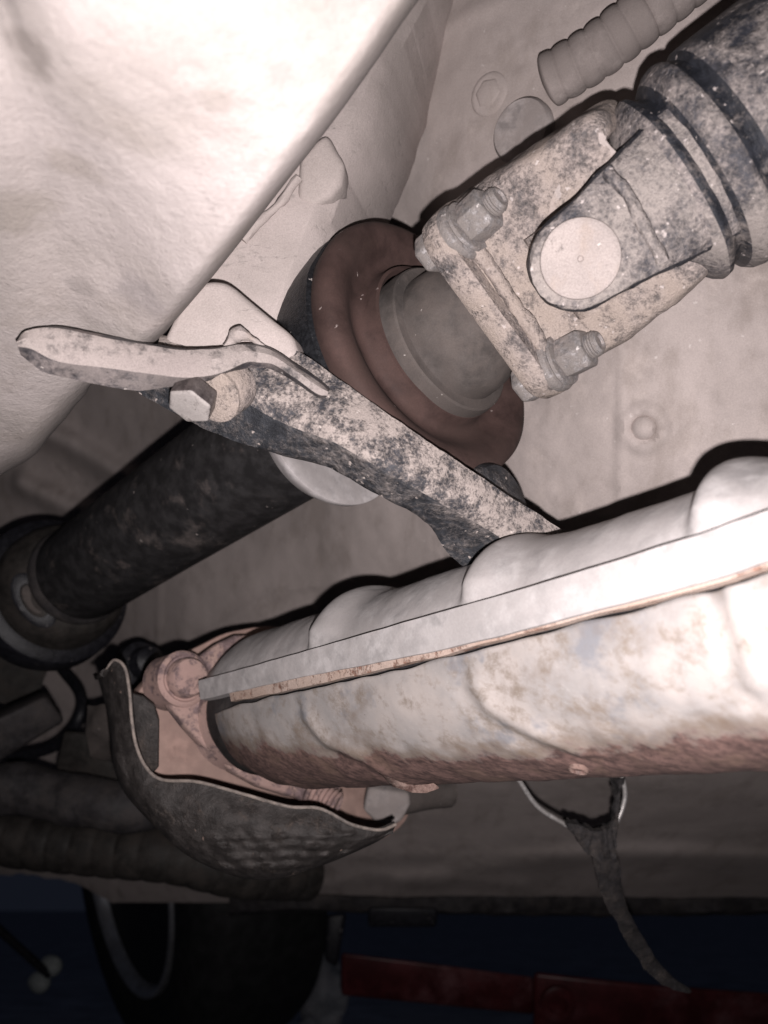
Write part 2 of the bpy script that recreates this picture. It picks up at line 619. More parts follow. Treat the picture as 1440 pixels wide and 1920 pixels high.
# the floor carries on over and behind the camera
top = [v.co.copy() for v in rows[0]]
ext = [bm.verts.new(V((p.x * 1.6, -.9, CAM_LOC.z + .45))) for p in top]
bridge(bm, ext, rows[0], False)
for a, b in zip(rows, rows[1:]):
    bridge(bm, a, b, False)
# turned-down edge
low = [bm.verts.new(v.co + V((0, .05, .02))) for v in rows[-1]]
bridge(bm, rows[-1], low, False)
pan = obj('floor_pan', bm, M['pan'], thick=.0015, soff=1)
pan['kind'] = 'structure'
# bolt head, round cover plate on the pan


def pan_normal(px, py):
    a, b, c = Q(px, py, pan_depth(px, py)), Q(px + 12, py, pan_depth(px + 12, py)), Q(px, py + 12, pan_depth(px, py + 12))
    n = (b - a).cross(c - a).normalized()
    return n if n.dot(CAM_LOC - a) > 0 else -n


def on_pan(px, py, off=0.0):
    return Q(px, py, pan_depth(px, py)) + pan_normal(px, py) * off


bm = NB()
n = pan_normal(920, 178)
lathe(bm, on_pan(920, 178), n, [(-.002, .0115), (.0015, .0115), (.003, .0095)], 32)
lathe(bm, on_pan(920, 178), n, [(.000, .0088), (.0030, .0080), (.0040, .006)], 6)
o = obj('floor_bolt', bm, M['pan'], bevel=.0022, bseg=3)
tag(o, 'dust covered bolt head with round washer on the floor pan above the top yoke arm', 'bolt')
bm = NB()
n = pan_normal(975, 245)
lathe(bm, on_pan(985, 250), n, [(-.003, .0165), (.004, .0165), (.006, .015), (.0065, .010), (.0065, .0)], 40)
o = obj('floor_plug', bm, M['grey'])
tag(o, 'smooth grey round plug on the floor pan beside the end of the ribbed hose', 'plug')

# ------------------------------------------------------------------ corrugated hose at the top
c = [on_pan(1035, 178, .012), on_pan(1120, 128, .012), on_pan(1210, 60, .014), on_pan(1310, -20, .016), on_pan(1420, -110, .018)]
pts = catmull(c, 44)
L = len(pts)
length = sum((pts[i + 1] - pts[i]).length for i in range(L - 1))
rr = []
s = 0
for i in range(L):
    if i:
        s += (pts[i] - pts[i - 1]).length
    ph = (s / .0088) % 1
    rr.append(.0112 + .0015 * math.sqrt(max(0, 1 - (2 * ph - 1) ** 2)))
for k_ in range(7):
    rr[k_] *= math.sqrt(1 - (1 - (k_ + .3) / 7) ** 2)
bm = NB()
tube(bm, pts, rr, 24)
o = obj('ribbed_hose', bm, M['hose'], sharp=80)
tag(o, 'dusty ribbed conduit hose running along the floor pan above the driveshaft joint', 'hose')

# ------------------------------------------------------------------ big pale casing, upper left
bd = [(1120, -430, .168), (960, -225, .170), (782, 0, .175), (700, 118, .180), (618, 232, .188), (530, 345, .200), (440, 462, .220), (365, 555, .243),
      (292, 640, .272), (235, 690, .285), (178, 716, .293), (128, 772, .302), (62, 850, .315), (-10, 893, .328), (-200, 1010, .35), (-420, 1120, .37)]
bdd = catmull([V(p) for p in bd], 10)
C0 = (-60, -160)
fs = [(-.0, .16), (-.004, .075), (0.0, .032), (.004, .020), (.010, .0125), (.020, .0062), (.034, .0024), (.055, .0002), (.085, -.0012), (.13, -.0030), (.20, -.0055), (.29, -.0085), (.40, -.012), (.52, -.015), (.65, -.018),
      (.80, -.020), (.95, -.021)]
# finer inner rings
fine = []
for (a, da), (b, db) in zip(fs, fs[1:]):
    k = 4 if a >= 0.03 else 2
    for i in range(k):
        t = i / k
        fine.append((a + (b - a) * t, da + (db - da) * t))
fine.append(fs[-1])
bm = NB()
prev = None
inner = []
for f, dz in fine:
    R = []
    for p in bdd:
        px = p.x + (C0[0] - p.x) * f
        py = p.y + (C0[1] - p.y) * f
        lw = max(0, min(1, (330 - p.x) / 300)) if p.y > 500 else 0
        lw = lw * lw * (3 - 2 * lw)
        ww = min(1, max(0, f) * 1.25)
        ww = ww * ww * (3 - 2 * ww) * .45 + ww * .45
        dd = p.z + (0.168 - p.z) * ww + dz + lw * .040 * math.exp(-f / .09)
        if f <= 0.0 and py > 650:      # ragged lower lip
            px += 10 * noise.noise(V((py * .03, 0, 1)))
        v_ = bm.verts.new(Q(px, py, dd))
        if f > .05:
            inner.append(v_)
        R.append(v_)
    if prev:
        bridge(bm, prev, R, False)
    prev = R
for _ in range(60):
    bmesh.ops.smooth_vert(bm, verts=[v_ for v_ in inner if not v_.is_boundary], factor=.5, use_axis_x=True, use_axis_y=True, use_axis_z=True)
for v_ in bm.verts:
    q = v_.co.copy()
    v_.co += (q - CAM_LOC).normalized() * (.0009 * noise.fractal(q * 34, 1.0, 2.0, 4) + .0005 * noise.fractal(q * 160, .8, 2, 4))
cas = [(p_, v_.co.copy()) for v_ in bm.verts for p_ in [CAM_ROT.inverted() @ (v_.co - CAM_LOC)]]


def on_casing(px, py):
    return min(cas, key=lambda c_: (720 - c_[0].x / c_[0].z * F - px) ** 2 + (960 + c_[0].y / c_[0].z * F - py) ** 2)[1]


CO = Q(300, 300, .2)
M['casing'] = crud('dusty_casting', (.20, .175, .165), (.335, .296, .285), .26, .44, 95, (.28, .248, .234), rough=(.9, .95),
                   grain=900, grain_amt=.14, bump=.65, bdist=.0011, blotch=14, streak=((.20, .17, .145), (.22, .3, .3), (.4, .2, .6), .35), pits=.055,
                   stains=[(on_casing(x, y) - CO, r, c, am) for x, y, r, c, am in ((58, 95, .0075, (0.093, 0.077, 0.068), 0.48), (62, 130, .005, (0.099, 0.084, 0.074), 0.36), (130, 300, .010, (0.136, 0.115, 0.090), 0.36),
                           (40, 400, .016, (0.143, 0.124, 0.096), 0.33), (405, 185, .006, (0.149, 0.130, 0.108), 0.30), (270, 560, .012, (0.124, 0.112, 0.115), 0.36), (160, 545, .006, (0.124, 0.112, 0.105), 0.30), (520, 130, .004, (0.124, 0.112, 0.105), 0.24))])
o = obj('gearbox_casing', bm, M['casing'], origin=CO.copy(), sharp=80)
tag(o, 'big pale dust caked casing bulging in front of the chassis rail', 'gearbox')

# ------------------------------------------------------------------ chassis rail behind the casing
st = [((1000, -420), 0.422), ((850, -120), 0.392), ((748, 75), 0.374), ((706, 190), 0.364), ((655, 300), 0.356), ((598, 445), 0.348), ((545, 585), 0.342), ((520, 640), 0.340)]
secs = []
for (px, py), d in st:
    e = Q(px, py, d)
    t = D(.43, .90, .12)
    lft = D(-.88, .42, .05)
    bk = D(.25, -.1, .96)
    secs.append([e + bk * .07, e + bk * .006, e - D(.6, -.3, .6) * .0035 + lft * .004, e + lft * .05, e + lft * .11, e + lft * .11 + bk * .07])
bm = NB()
loft(bm, secs, dense_n=14)
rough_up(bm, .0012, 40)
rail = thing('chassis_rail', 'dusty box section chassis rail sloping down behind the pale casing', 'chassis rail', Q(600, 400, .36))
obj('rail_beam', bm, M['rail'], rail, bevel=.002)
bm = NB()
tp = [(560, 290), (590, 262), (613, 245), (634, 285), (648, 305), (640, 345), (620, 368), (585, 388), (555, 372)]
prism(bm, [Q(a, b, .348) for a, b in tp], D(.1, 0, 1) * .02)
obj('welded_tab', bm, M['rail'], rail, bevel=.0035, bseg=3)
bm = NB()
pts = [Q(560, 335, .347), Q(520, 385, .3455), Q(475, 425, .344), Q(455, 450, .344)]
tube(bm, catmull(pts, 6), .0022, 10)
rough_up(bm, .0010, 150)
obj('weld_bead', bm, M['rail'], rail)

# ------------------------------------------------------------------ shaft axes
A = Q(812, 648, .36)
a = D(.665, .345, -.66)            # hub axis, towards the camera and up right
u = D(.62, -.72, .2)
u = (u - a * u.dot(a)).normalized()
wv = a.cross(u)
if wv.dot(CAM_LOC - A) < 0:
    wv = -wv
b = D(-.681, -.337, .649)        # rear shaft, away to the lower left

# ------------------------------------------------------------------ centre support bearing
sb = thing('support_bearing', 'brown rubber centre bearing ring in a black shell around the shaft', 'bearing', A)
bm = NB()
lathe(bm, A, a, [(-.012, .0620), (-.008, .0645), (-.003, .0655), (.0010, .0645), (.0024, .0620), (.0028, .0590), (.0022, .0555), (.0004, .0520), (-.0022, .0490),
                 (-.0040, .0462), (-.0046, .0438), (-.0040, .0416), (-.0020, .0400), (.0040, .0390), (.0045, .0375), (.002, .036)], 96, caps=False, wob=.0005)
# little vent nipple
pv = A + a * .002 + (-u * .6 - wv * -.1).normalized() * .0
obj('rubber_boot', bm, M['boot'], sb, sharp=60)
bm = NB()
lathe(bm, A, a, [(-.041, .040), (-.041, .060), (-.037, .0645), (-.031, .0662), (-.015, .0662), (-.0105, .0655), (-.008, .060)], 80, caps=False, wob=.001)
obj('outer_shell', bm, M['shell'], sb)
bm = NB()
lathe(bm, A + u * .002, a, [(-.008, .0372), (.0060, .0370), (.0100, .0364), (.0108, .0356), (.0110, .0318), (.0112, .0314), (.0165, .0308), (.0215, .0300),
                 (.026, .0280), (.030, .0255), (.036, .0240), (.046, .0235)], 96, wob=.0004)
obj('bearing_hub', bm, M['hub'], sb, sharp=28)
for (px, py, d, r) in ((640, 752, .352, .0178), (930, 942, .348, .0185)):
    bm = NB()
    lathe(bm, Q(px, py, d), a, [(-.02, r * .9), (-.004, r), (.002, r), (.005, r * .86), (.006, r * .5), (.0065, 0.0005)], 40, wob=.002)
    obj('mounting_ear', bm, M['under'], sb)

# ------------------------------------------------------------------ flange yoke
tP = .047
P0 = A + a * tP
fy = thing('flange_yoke', 'dusty forged flange yoke with two bolts holding the joint', 'driveshaft yoke', P0)


def uw(uu, ww, t=0.0):
    return P0 + u * uu + wv * ww + a * t


def rounded(hw, hh, r, cy=0.0, n=6):
    out = []
    for cx, sy, a0 in ((1, 1, 0), (-1, 1, 90), (-1, -1, 180), (1, -1, 270)):
        for i in range(n + 1):
            g = rad(a0 + 90 * i / n)
            out.append((cx * (hw - r) + r * math.cos(g), cy + sy * (hh - r) + r * math.sin(g)))
    return out


bm = NB()
pl = rounded(.0445, .031, .013, -.001)
secs = []
for t, k in ((-.006, .955), (-.0045, .99), (0, 1.0), (.0035, .995), (.0052, .96)):
    secs.append([uw(x * k, y * k, t) for x, y in pl])
loft(bm, secs)
bmesh.ops.triangulate(bm, faces=[f for f in bm.faces if len(f.verts) > 4])
bmesh.ops.subdivide_edges(bm, edges=[e for e in bm.edges if e.calc_length() > .006], cuts=3, use_grid_fill=True)
rough_up(bm, .0009, 110)
obj('flange_plate', bm, M['edge'], fy, sharp=45)
# U-shaped body: outline in (t, u), thickness along w
OUT = [(.002, -.0435), (.014, -.0430), (.030, -.0415), (.052, -.0390), (.063, -.0378), (.0685, -.0345), (.0692, -.0300), (.0660, -.0262), (.0520, -.0245),
       (.042, -.0205), (.036, -.015), (.033, -.008), (.032, 0), (.033, .008), (.036, .015), (.042, .0205), (.055, .0225), (.068, .0240), (.0735, .0275), (.0730, .0325), (.068, .0365), (.055, .0395),
       (.036, .0420), (.018, .0430), (.002, .0435)]
OUTd = [(p.x, p.y) for p in catmull([V((x, y, 0)) for x, y in OUT], 4)]
bm = NB()
secs = []
for ww, k in ((-.024, .93), (-.021, .985), (-.015, 1.0), (.001, 1.0), (.0055, .985), (.0085, .955), (.0104, .915), (.0110, .87)):
    secs.append([uw(y * (k if abs(y) > .028 else 1 + (1 - k) * .45), ww + 0, t if t < .01 else .003 + (t - .003) * (1 - (1 - k) * .3)) for t, y in OUTd])
prev = None
for sct in secs:
    R = ring(bm, sct)
    if prev:
        bridge(bm, prev, R, True)
    prev = R
    if sct is secs[0]:
        first = R
for R in (first, prev):
    f = bm.faces.new(R)
bmesh.ops.triangulate(bm, faces=[f for f in bm.faces if len(f.verts) > 4])
for _ in range(4):
    bmesh.ops.subdivide_edges(bm, edges=[e for e in bm.edges if e.calc_length() > .0035], cuts=1)
    bmesh.ops.triangulate(bm, faces=[f for f in bm.faces if len(f.verts) > 3])
bmesh.ops.triangulate(bm, faces=[f for f in bm.faces if len(f.verts) > 4])
for v in bm.verts:
    q = v.co - P0
    wl_, tl_ = q.dot(wv), q.dot(a)
    if wl_ > .003:
        v.co += wv * (wl_ - .003) / .008 * .0115 * math.exp(-max(0, tl_ - .004) / .0085)
rough_up(bm, .0008, 90, 3)
bm.normal_update()
for f_ in bm.faces:
    if f_.normal.dot(wv) < .62:
        f_.material_index = 1
obj('yoke_body', bm, [M['yoke'], M['edge']], fy, sharp=60)
# weld-like ridge of the fillet along the plate
bm = NB()
pts = [uw(-.036, .021, .0055), uw(-.020, .0195, .008), uw(-.004, .020, .0075), uw(.012, .0205, .008), (uw(.028, .022, .0065)), uw(.037, .024, .0055)]
tube(bm, catmull(pts, 8), .0030, 12)
rough_up(bm, .0010, 150)
obj('fillet_ridge', bm, M['edge'], fy)


def bolt_set(parent, o, ax, r, m):
    bm = NB()
    lathe(bm, o, ax, [(-.001, r * 1.38), (.0012, r * 1.42), (.0026, r * 1.36), (.0032, r * 1.22), (.0038, r * 1.30), (.0052, r * 1.28), (.0056, r * 1.1)], 36, wob=.0004)
    wsh = obj('washer', bm, m, parent)
    bm = NB()
    lathe(bm, o, ax, [(.0052, r * .97), (.0058, r * 1.06), (.0158, r * 1.05), (.0172, r * .86)], 6, hint=D(.3, .9, .1))
    nt = obj('nut', bm, m, parent, bevel=.0006)
    bm = NB()
    prof = [(.015, r * .62)]
    t = .0168
    while t < .0205:
        prof += [(t, r * .62), (t + .0006, r * .55)]
        t += .0012
    prof += [(.0213, r * .56), (.0222, r * .48), (.0223, r * .38), (.0214, r * .30), (.0213, 0.0002)]
    lathe(bm, o, ax, prof, 32)
    sd = obj('stud', bm, m, parent)


for su in (-1, 1):
    c = uw(.0325 * su, .0175, .0048)
    e = bpy.data.objects.new('flange_bolt', None)
    COL.objects.link(e)
    e.parent = fy
    e.location = c - base_of(fy)
    bpy.context.view_layer.update()
    bolt_set(e, c, (a + u * .06 * su).normalized(), .0085, M['nut'])
    # bolt head behind the plate
    bm = NB()
    lathe(bm, uw(.0335 * su, .0195, -.0062), -a, [(0, .0085), (.005, .0085), (.0062, .0072)], 6)
    obj('bolt_head', bm, M['nut'], e, bevel=.001)

# ------------------------------------------------------------------ near propeller shaft
K = Q(1090, 484, .262)
nx = D(.80, .53, -.28)
cd = -(K - CAM_LOC).normalized()
cd = (cd - nx * cd.dot(nx)).normalized()
vv = nx.cross(cd)
if vv.dot(D(.5, -.85, 0)) < 0:
    vv = -vv
J = K - cd * .0415
ps = thing('front_propshaft', 'thick black propeller shaft with flaking dust entering at the upper right', 'driveshaft', J)
bm = NB()
lathe(bm, J, nx, [(.030, .0005), (.030, .022), (.033, .0275), (.037, .0325), (.0400, .0360), (.0425, .0376), (.0445, .0372), (.0465, .0350), (.0490, .0346), (.0508, .0380), (.0535, .0402),
                  (.0570, .0412), (.0590, .0408), (.0610, .0386), (.0635, .0384), (.0652, .0406), (.070, .0412), (.09, .0410), (.13, .0410), (.30, .0410), (.42, .0410)], 96, wob=.0012, mis=[0, 0, 0, 0, 0, 1, 1, 1, 1, 0, 0, 0, 1, 1, 1, 0, 2, 2, 2, 2, 2])
obj('shaft_tube', bm, [M['shaft'], M['groove'], M['patchy']], ps, sharp=50)
for sgn in (1, -1):
    bm = NB()
    secs = []
    for s_, hw in ((-.0172, .0035), (-.0160, .0080), (-.0125, .0122), (-.0075, .0158), (0, .0174), (.010, .0186), (.020, .0205), (.030, .0225), (.037, .0238), (.044, .0250), (.050, .0255)):
        up = .0362
        arc = max(0, min(1, (s_ - .008) / .026))
        arc = arc * arc * (3 - 2 * arc)
        RR = .0362 - .0006 * max(0, s_ - .03) / .02
        sec = [J + nx * s_ + vv * -hw + cd * sgn * .012]
        for fx in (-1, -.94, -.82, -.55, -.2, .2, .55, .82, .94, 1):
            flat = up - (.004 if abs(fx) == 1 else .0012 if abs(fx) > .9 else 0)
            rnd = math.sqrt(RR * RR - (hw * fx) ** 2) - (.002 if abs(fx) == 1 else 0)
            sec.append(J + nx * s_ + vv * hw * fx + cd * sgn * (flat + (rnd - flat) * arc))
        sec.append(J + nx * s_ + vv * hw + cd * sgn * .012)
        secs.append(sec)
    loft(bm, secs, dense_n=4)
    bmesh.ops.triangulate(bm, faces=[f for f in bm.faces if len(f.verts) > 4])
    rough_up(bm, .0006, 120)
    bmesh.ops.recalc_face_normals(bm, faces=bm.faces[:])
    for f_ in bm.faces:
        if abs(f_.normal.dot(cd)) < .5:
            f_.material_index = 1
    ear = obj('yoke_ear', bm, [M['shaft'], M['groove']], ps, sharp=40)
    # raised casting ridge across the ear
    bm = NB()
    pts = [J + nx * .0225 + vv * -.019 + cd * sgn * .0345, J + nx * .0235 + vv * -.008 + cd * sgn * .0365, J + nx * .0225 + vv * .005 + cd * sgn * .0365, J + nx * .022 + vv * .017 + cd * sgn * .0345]
    tube(bm, catmull(pts, 8), [.0022] * 25, 10)
    rough_up(bm, .0008, 150)
    obj('casting_ridge', bm, M['shaft'], ear)
    bm = NB()
    lathe(bm, J, cd * sgn, [(.030, .0136), (.0368, .0137), (.0378, .0134), (.0382, .0126), (.0383, .0112), (.0381, .0100), (.0380, .006), (.0380, .0012), (.0374, .0008), (.0373, .0001)], 56, wob=.0002)
    obj('bearing_cap', bm, M['yoke'], ps, sharp=30)
# cross (spider) between the yokes
bm = NB()
tube(bm, [J - u * .019, J + u * .019], .010, 20)
tube(bm, [J - cd * .030, J + cd * .030], .010, 20)
obj('joint_cross', bm, M['edge'], ps)

# ------------------------------------------------------------------ far propeller shaft
B0 = A + b * .02
rs = thing('rear_propshaft', 'black rear propeller shaft tube receding behind the bracket crossbar', 'driveshaft', B0)


def bx(k):
    return A + b * k


o_t = Q(478, 858, .452)
o_e = Q(150, 1078, .60)
bb = (o_e - o_t).normalized()
LT = (o_e - o_t).length
bm = NB()
lathe(bm, o_t, bb, [(-.075, .020), (-.070, .030), (-.058, .0362), (-.05, .0372), (-.03, .0372), (LT * .5, .0372), (LT - .008, .0372), (LT - .004, .0362)], 72, wob=.0008)
obj('shaft_tube', bm, M['tube'], rs)
bm = NB()
lathe(bm, o_t, bb, [(LT - .008, .0360), (LT - .004, .0385), (LT + .001, .0392), (LT + .006, .0380), (LT + .008, .036)], 64)
obj('weld_ring', bm, M['dark'], rs)
bm = NB()
lathe(bm, o_t, bb, [(LT + .004, .036), (LT + .010, .044), (LT + .022, .049), (LT + .040, .051), (LT + .046, .049), (LT + .047, .0)], 64)
ye = obj('end_yoke', bm, M['darkbrown'], rs)
bm = NB()
pc = on_plane(62, 1125, o_t + bb * (LT + .014), bb)
pc = Q(64, 1126, .575)
dirc = (CAM_LOC - pc).normalized()
ua, va = frame(dirc, D(-.55, .83, 0))
secs = []
for h, k in ((-.012, 1.0), (0, 1.0), (.001, .9), (.001, .62), (-.003, .58), (-.003, .001)):
    secs.append([pc + dirc * h + ua * math.cos(g) * .023 * k + va * math.sin(g) * .0125 * k for g in [2 * math.pi * i / 32 for i in range(32)]])
loft(bm, secs, caps=False)
obj('bearing_cap', bm, M['black'], ye)
bm = NB()
secs = [[pc + dirc * (h - .0015) + ua * math.cos(g) * .0125 * k + va * math.sin(g) * .0062 * k for g in [2 * math.pi * i / 24 for i in range(24)]] for h, k in ((-.002, 1), (.001, 1), (.002, .8))]
loft(bm, secs)
obj('cap_face', bm, M['hub'], ye)
bm = NB()
lathe(bm, o_t, bb, [(LT + .036, .050), (LT + .040, .060), (LT + .060, .062), (LT + .068, .060), (LT + .07, .0)], 64)
obj('rear_flange', bm, M['black'], rs, bevel=.001)
bm = NB()
lathe(bm, Q(628, 800, .405), D(.66, .30, -.69), [(-.012, .038), (-.004, .0425), (0, .0432), (.0004, .0430), (.0005, .036), (.0003, .0355), (.0004, .012)], 72, caps=True)
obj('deflector_disc', bm, M['disc'], rs, sharp=40)

# ------------------------------------------------------------------ bearing bracket: crossbar, lug, hook strap, bolt
bk_ = thing('bearing_bracket', 'dusty angled crossbar bracket carrying the bearing and a bent hook strap', 'bracket', Q(650, 800, .33))
stn = [  # upper edge, ridge, lower edge (px, py), depth of ridge
    ((300, 628), (292, 668), (252, 732), .300),
    ((392, 640), (378, 700), (330, 776), .300),
    ((478, 640), (452, 736), (402, 812), .301),
    ((560, 660), (548, 790), (505, 847), .298),
    ((668, 734), (628, 822), (608, 874), .293),
    ((780, 812), (730, 880), (704, 924), .292),
    ((898, 893), (830, 937), (800, 980), .302),
    ((1052, 992), (950, 1000), (850, 1047), .316),
    ((1175, 1075), (1075, 1085), (960, 1130), .320),
]
secs = []
for U_, R_, L_, d in stn:
    pu = Q(*U_, d + .010)
    pr = Q(*R_, d)
    plw = Q(*L_, d + .014)
    m1 = pu.lerp(pr, .5) + D(0, .2, -1) * .0008
    m2 = pr.lerp(plw, .5)
    bkd = D(.05, .02, 1) * .026
    secs.append([pu, m1, pr.lerp(pu, .10), pr.lerp(plw, .14), m2, plw, plw + bkd * .5, pu + bkd])
bm = NB()
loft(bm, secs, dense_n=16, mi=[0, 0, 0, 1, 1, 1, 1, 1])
bmesh.ops.subdivide_edges(bm, edges=[e for e in bm.edges if e.calc_length() > .006], cuts=2, use_grid_fill=True)
rough_up(bm, .0005, 110, 1)
obj('crossbar', bm, [M['top'], M['under']], bk_, sharp=50)
bm = NB()
lug = [(298, 650), (322, 600), (345, 560), (365, 537), (385, 527), (408, 526), (432, 534), (470, 565), (510, 598), (540, 622), (552, 640), (553, 668), (500, 690), (400, 700), (320, 690)]
lugd = [(p.x, p.y) for p in catmull([V((x, y, 0)) for x, y in lug], 4)]
A_ = [Q(x, y, .305 + .00004 * (700 - y)) for x, y in lugd]
prism(bm, A_, D(.1, .0, 1) * .035)
obj('mounting_lug', bm, M['rail'], bk_, bevel=.004, bseg=4)
# bent hook strap: top edge, fold line, bottom edge
hk = [((32, 640), (34, 650), (38, 664), .262), ((48, 622), (60, 655), (62, 684), .262), ((95, 614), (110, 678), (92, 700), .264), ((180, 630), (200, 690), (160, 716), .268), ((270, 646), (290, 702), (255, 732), .274),
      ((335, 656), (345, 708), (322, 724), .279), ((400, 654), (406, 702), (398, 712), .283), ((455, 646), (460, 680), (455, 692), .288), ((490, 650), (486, 680), (482, 690), .291), ((520, 663), (514, 684), (508, 692), .291),
      ((560, 690), (552, 708), (546, 712), .292), ((600, 718), (594, 738), (590, 742), .2925), ((617, 733), (614, 742), (608, 748), .2935)]
secs = []
for T_, M_, B_, d in hk:
    pt, pm, pb = Q(*T_, d + .003), Q(*M_, d), Q(*B_, d + .004)
    bkd = D(.02, .3, .95) * .006
    secs.append([pt, pt.lerp(pm, .45) + D(0, .2, -1) * .0012, pm, pm.lerp(pb, .5), pb, pb + bkd * .8, pt + bkd])
bm = NB()
loft(bm, secs, dense_n=8, mi=[0, 0, 1, 1, 1, 1, 1])
rough_up(bm, .0003, 130, 5)
obj('hook_strap', bm, [M['hookm'], M['hooku']], bk_, sharp=26)
bm = NB()
pts = [Q(425, 652, .2985), Q(440, 632, .2975), Q(455, 627, .297), Q(475, 637, .298), Q(500, 655, .300), Q(530, 675, .303)]
tube(bm, catmull(pts, 6), [.0018 + .0016 * math.exp(-((i - 9) / 6) ** 2) - .0004 * i / 10 for i in range(31)], 12)
rough_up(bm, .0012, 130, 5)
obj('weld_bead', bm, M['yoke'], bk_)
# hex bolt
hc = Q(375, 724, .289)
hx = D(-.20, -.76, -.60)
eb = bpy.data.objects.new('hex_bolt', None)
COL.objects.link(eb)
eb.parent = bk_
eb.location = hc - base_of(bk_)
bpy.context.view_layer.update()
bm = NB()
lathe(bm, Q(408, 738, .2935), D(-.3, -.5, -.8), [(-.010, .0116), (-.004, .0110), (.000, .0106), (.0012, .0098), (.0016, .0104), (.0030, .0104), (.0036, .0085)], 40, wob=.0006)
obj('spacer', bm, M['edge'], eb)
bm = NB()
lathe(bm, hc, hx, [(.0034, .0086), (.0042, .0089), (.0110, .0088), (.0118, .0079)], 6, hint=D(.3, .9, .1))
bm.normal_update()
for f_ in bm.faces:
    f_.material_index = 0 if abs(f_.normal.dot(hx)) > .6 else 1  # side faces carry the painted dark reflection
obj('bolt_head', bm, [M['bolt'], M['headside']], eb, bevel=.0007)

# ------------------------------------------------------------------ catalytic converter
X1 = Q(480, 1334, .467)
X3 = Q(1440, 1158, .242)
e = (X3 - X1).normalized()
LEN = (X3 - X1).length
CR = .0452
mid = (X1 + X3) / 2
f2 = (CAM_LOC - mid)
f2 = (f2 - e * f2.dot(e)).normalized()
f1 = f2.cross(e)
if f1.dot(D(0, 1, 0)) < 0:
    f1 = -f1
cc = thing('catalytic_converter', 'pale heat shielded catalytic converter with rust along its underside', 'exhaust', mid)


def cyl(s, th, r):
    g = rad(th)
    return X1 + e * s + (f2 * math.cos(g) + f1 * math.sin(g)) * r


def st_of(px, py, r=CR):
    d = ray(px, py)
    o = CAM_LOC - X1
    dp = d - e * d.dot(e)
    op = o - e * o.dot(e)
    A2, B2, C2 = dp.dot(dp), 2 * dp.dot(op), op.dot(op) - r * r
    disc = B2 * B2 - 4 * A2 * C2
    if disc < 0:
        disc = 0
    t = (-B2 - math.sqrt(disc)) / (2 * A2)
    p = CAM_LOC + d * t - X1
    s = p.dot(e)
    q = p - e * s
    return s, math.degrees(math.atan2(q.dot(f1), q.dot(f2)))


RUSTB = sorted(st_of(*p) for p in [(500, 1395), (560, 1412), (600, 1432), (640, 1405), (700, 1412), (760, 1425), (870, 1418), (960, 1405), (1060, 1395), (1200, 1392), (1320, 1388), (1440, 1370)])
RS, RT = [p[0] for p in RUSTB], [p[1] for p in RUSTB]


def rust_theta(s):
    if s <= RS[0]:
        return RT[0]
    if s >= RS[-1]:
        return RT[-1]
    for i in range(len(RS) - 1):
        if RS[i] <= s <= RS[i + 1]:
            return RT[i] + (RT[i + 1] - RT[i]) * (s - RS[i]) / max(1e-6, RS[i + 1] - RS[i])


CREASE = []
for line, dep, wd in (([(575, 1345), (610, 1390), (680, 1420), (735, 1455), (800, 1478)], .0013, 5.0), ([(890, 1285), (920, 1330), (990, 1365), (1060, 1400), (1085, 1410)], .0014, 5.0),
                      ([(1365, 1090), (1395, 1200), (1410, 1280)], .0015, 3.5)):
    CREASE.append(([st_of(*p) for p in line], dep, wd))
SMAX = LEN + .10


def lower_r(s, th):
    r = CR
    if s < .07:
        q = max(0, min(1, (s + .004) / .074))
        r = CR * (.62 + .38 * math.sin(q * math.pi / 2) ** .8)
    for line, dep, wd in CREASE:
        best = 9e9
        sd = 0
        for i in range(len(line) - 1):
            (s0, t0), (s1, t1) = line[i], line[i + 1]
            k = .8e-3 * 1
            ax_, ay_ = s0 * 1000, t0 * .79
            bx_, by_ = s1 * 1000, t1 * .79
            px_, py_ = s * 1000, th * .79
            dx, dy = bx_ - ax_, by_ - ay_
            t = max(0, min(1, ((px_ - ax_) * dx + (py_ - ay_) * dy) / (dx * dx + dy * dy)))
            q = math.hypot(px_ - ax_ - dx * t, py_ - ay_ - dy * t)
            if q < best:
                best = q
                sd = 1 if dx * (py_ - ay_) - dy * (px_ - ax_) > 0 else -1
        if best < wd * 4:
            r += dep * math.exp(-(best / wd) ** 2) - (dep * .8 * math.exp(-((best - wd * 1.2) / wd) ** 2) if sd < 0 else 0)
    p = V((s * 40, th * .03, 2.0))
    r += .0004 * noise.fractal(p, 1.0, 2.0, 4)
    if th < -30:
        r += .0007 * noise.fractal(V((s * 90, th * .05, 5)), 1, 2, 3)
    return r


def table(pts, r):
    T = sorted(st_of(*p, r) for p in pts)

    def fn(q):
        if q <= T[0][0]:
            return T[0][1]
        for (s0_, t0_), (s1_, t1_) in zip(T, T[1:]):
            if q <= s1_:
                return t0_ + (t1_ - t0_) * (q - s0_) / max(1e-6, s1_ - s0_)
        return T[-1][1]
    return fn


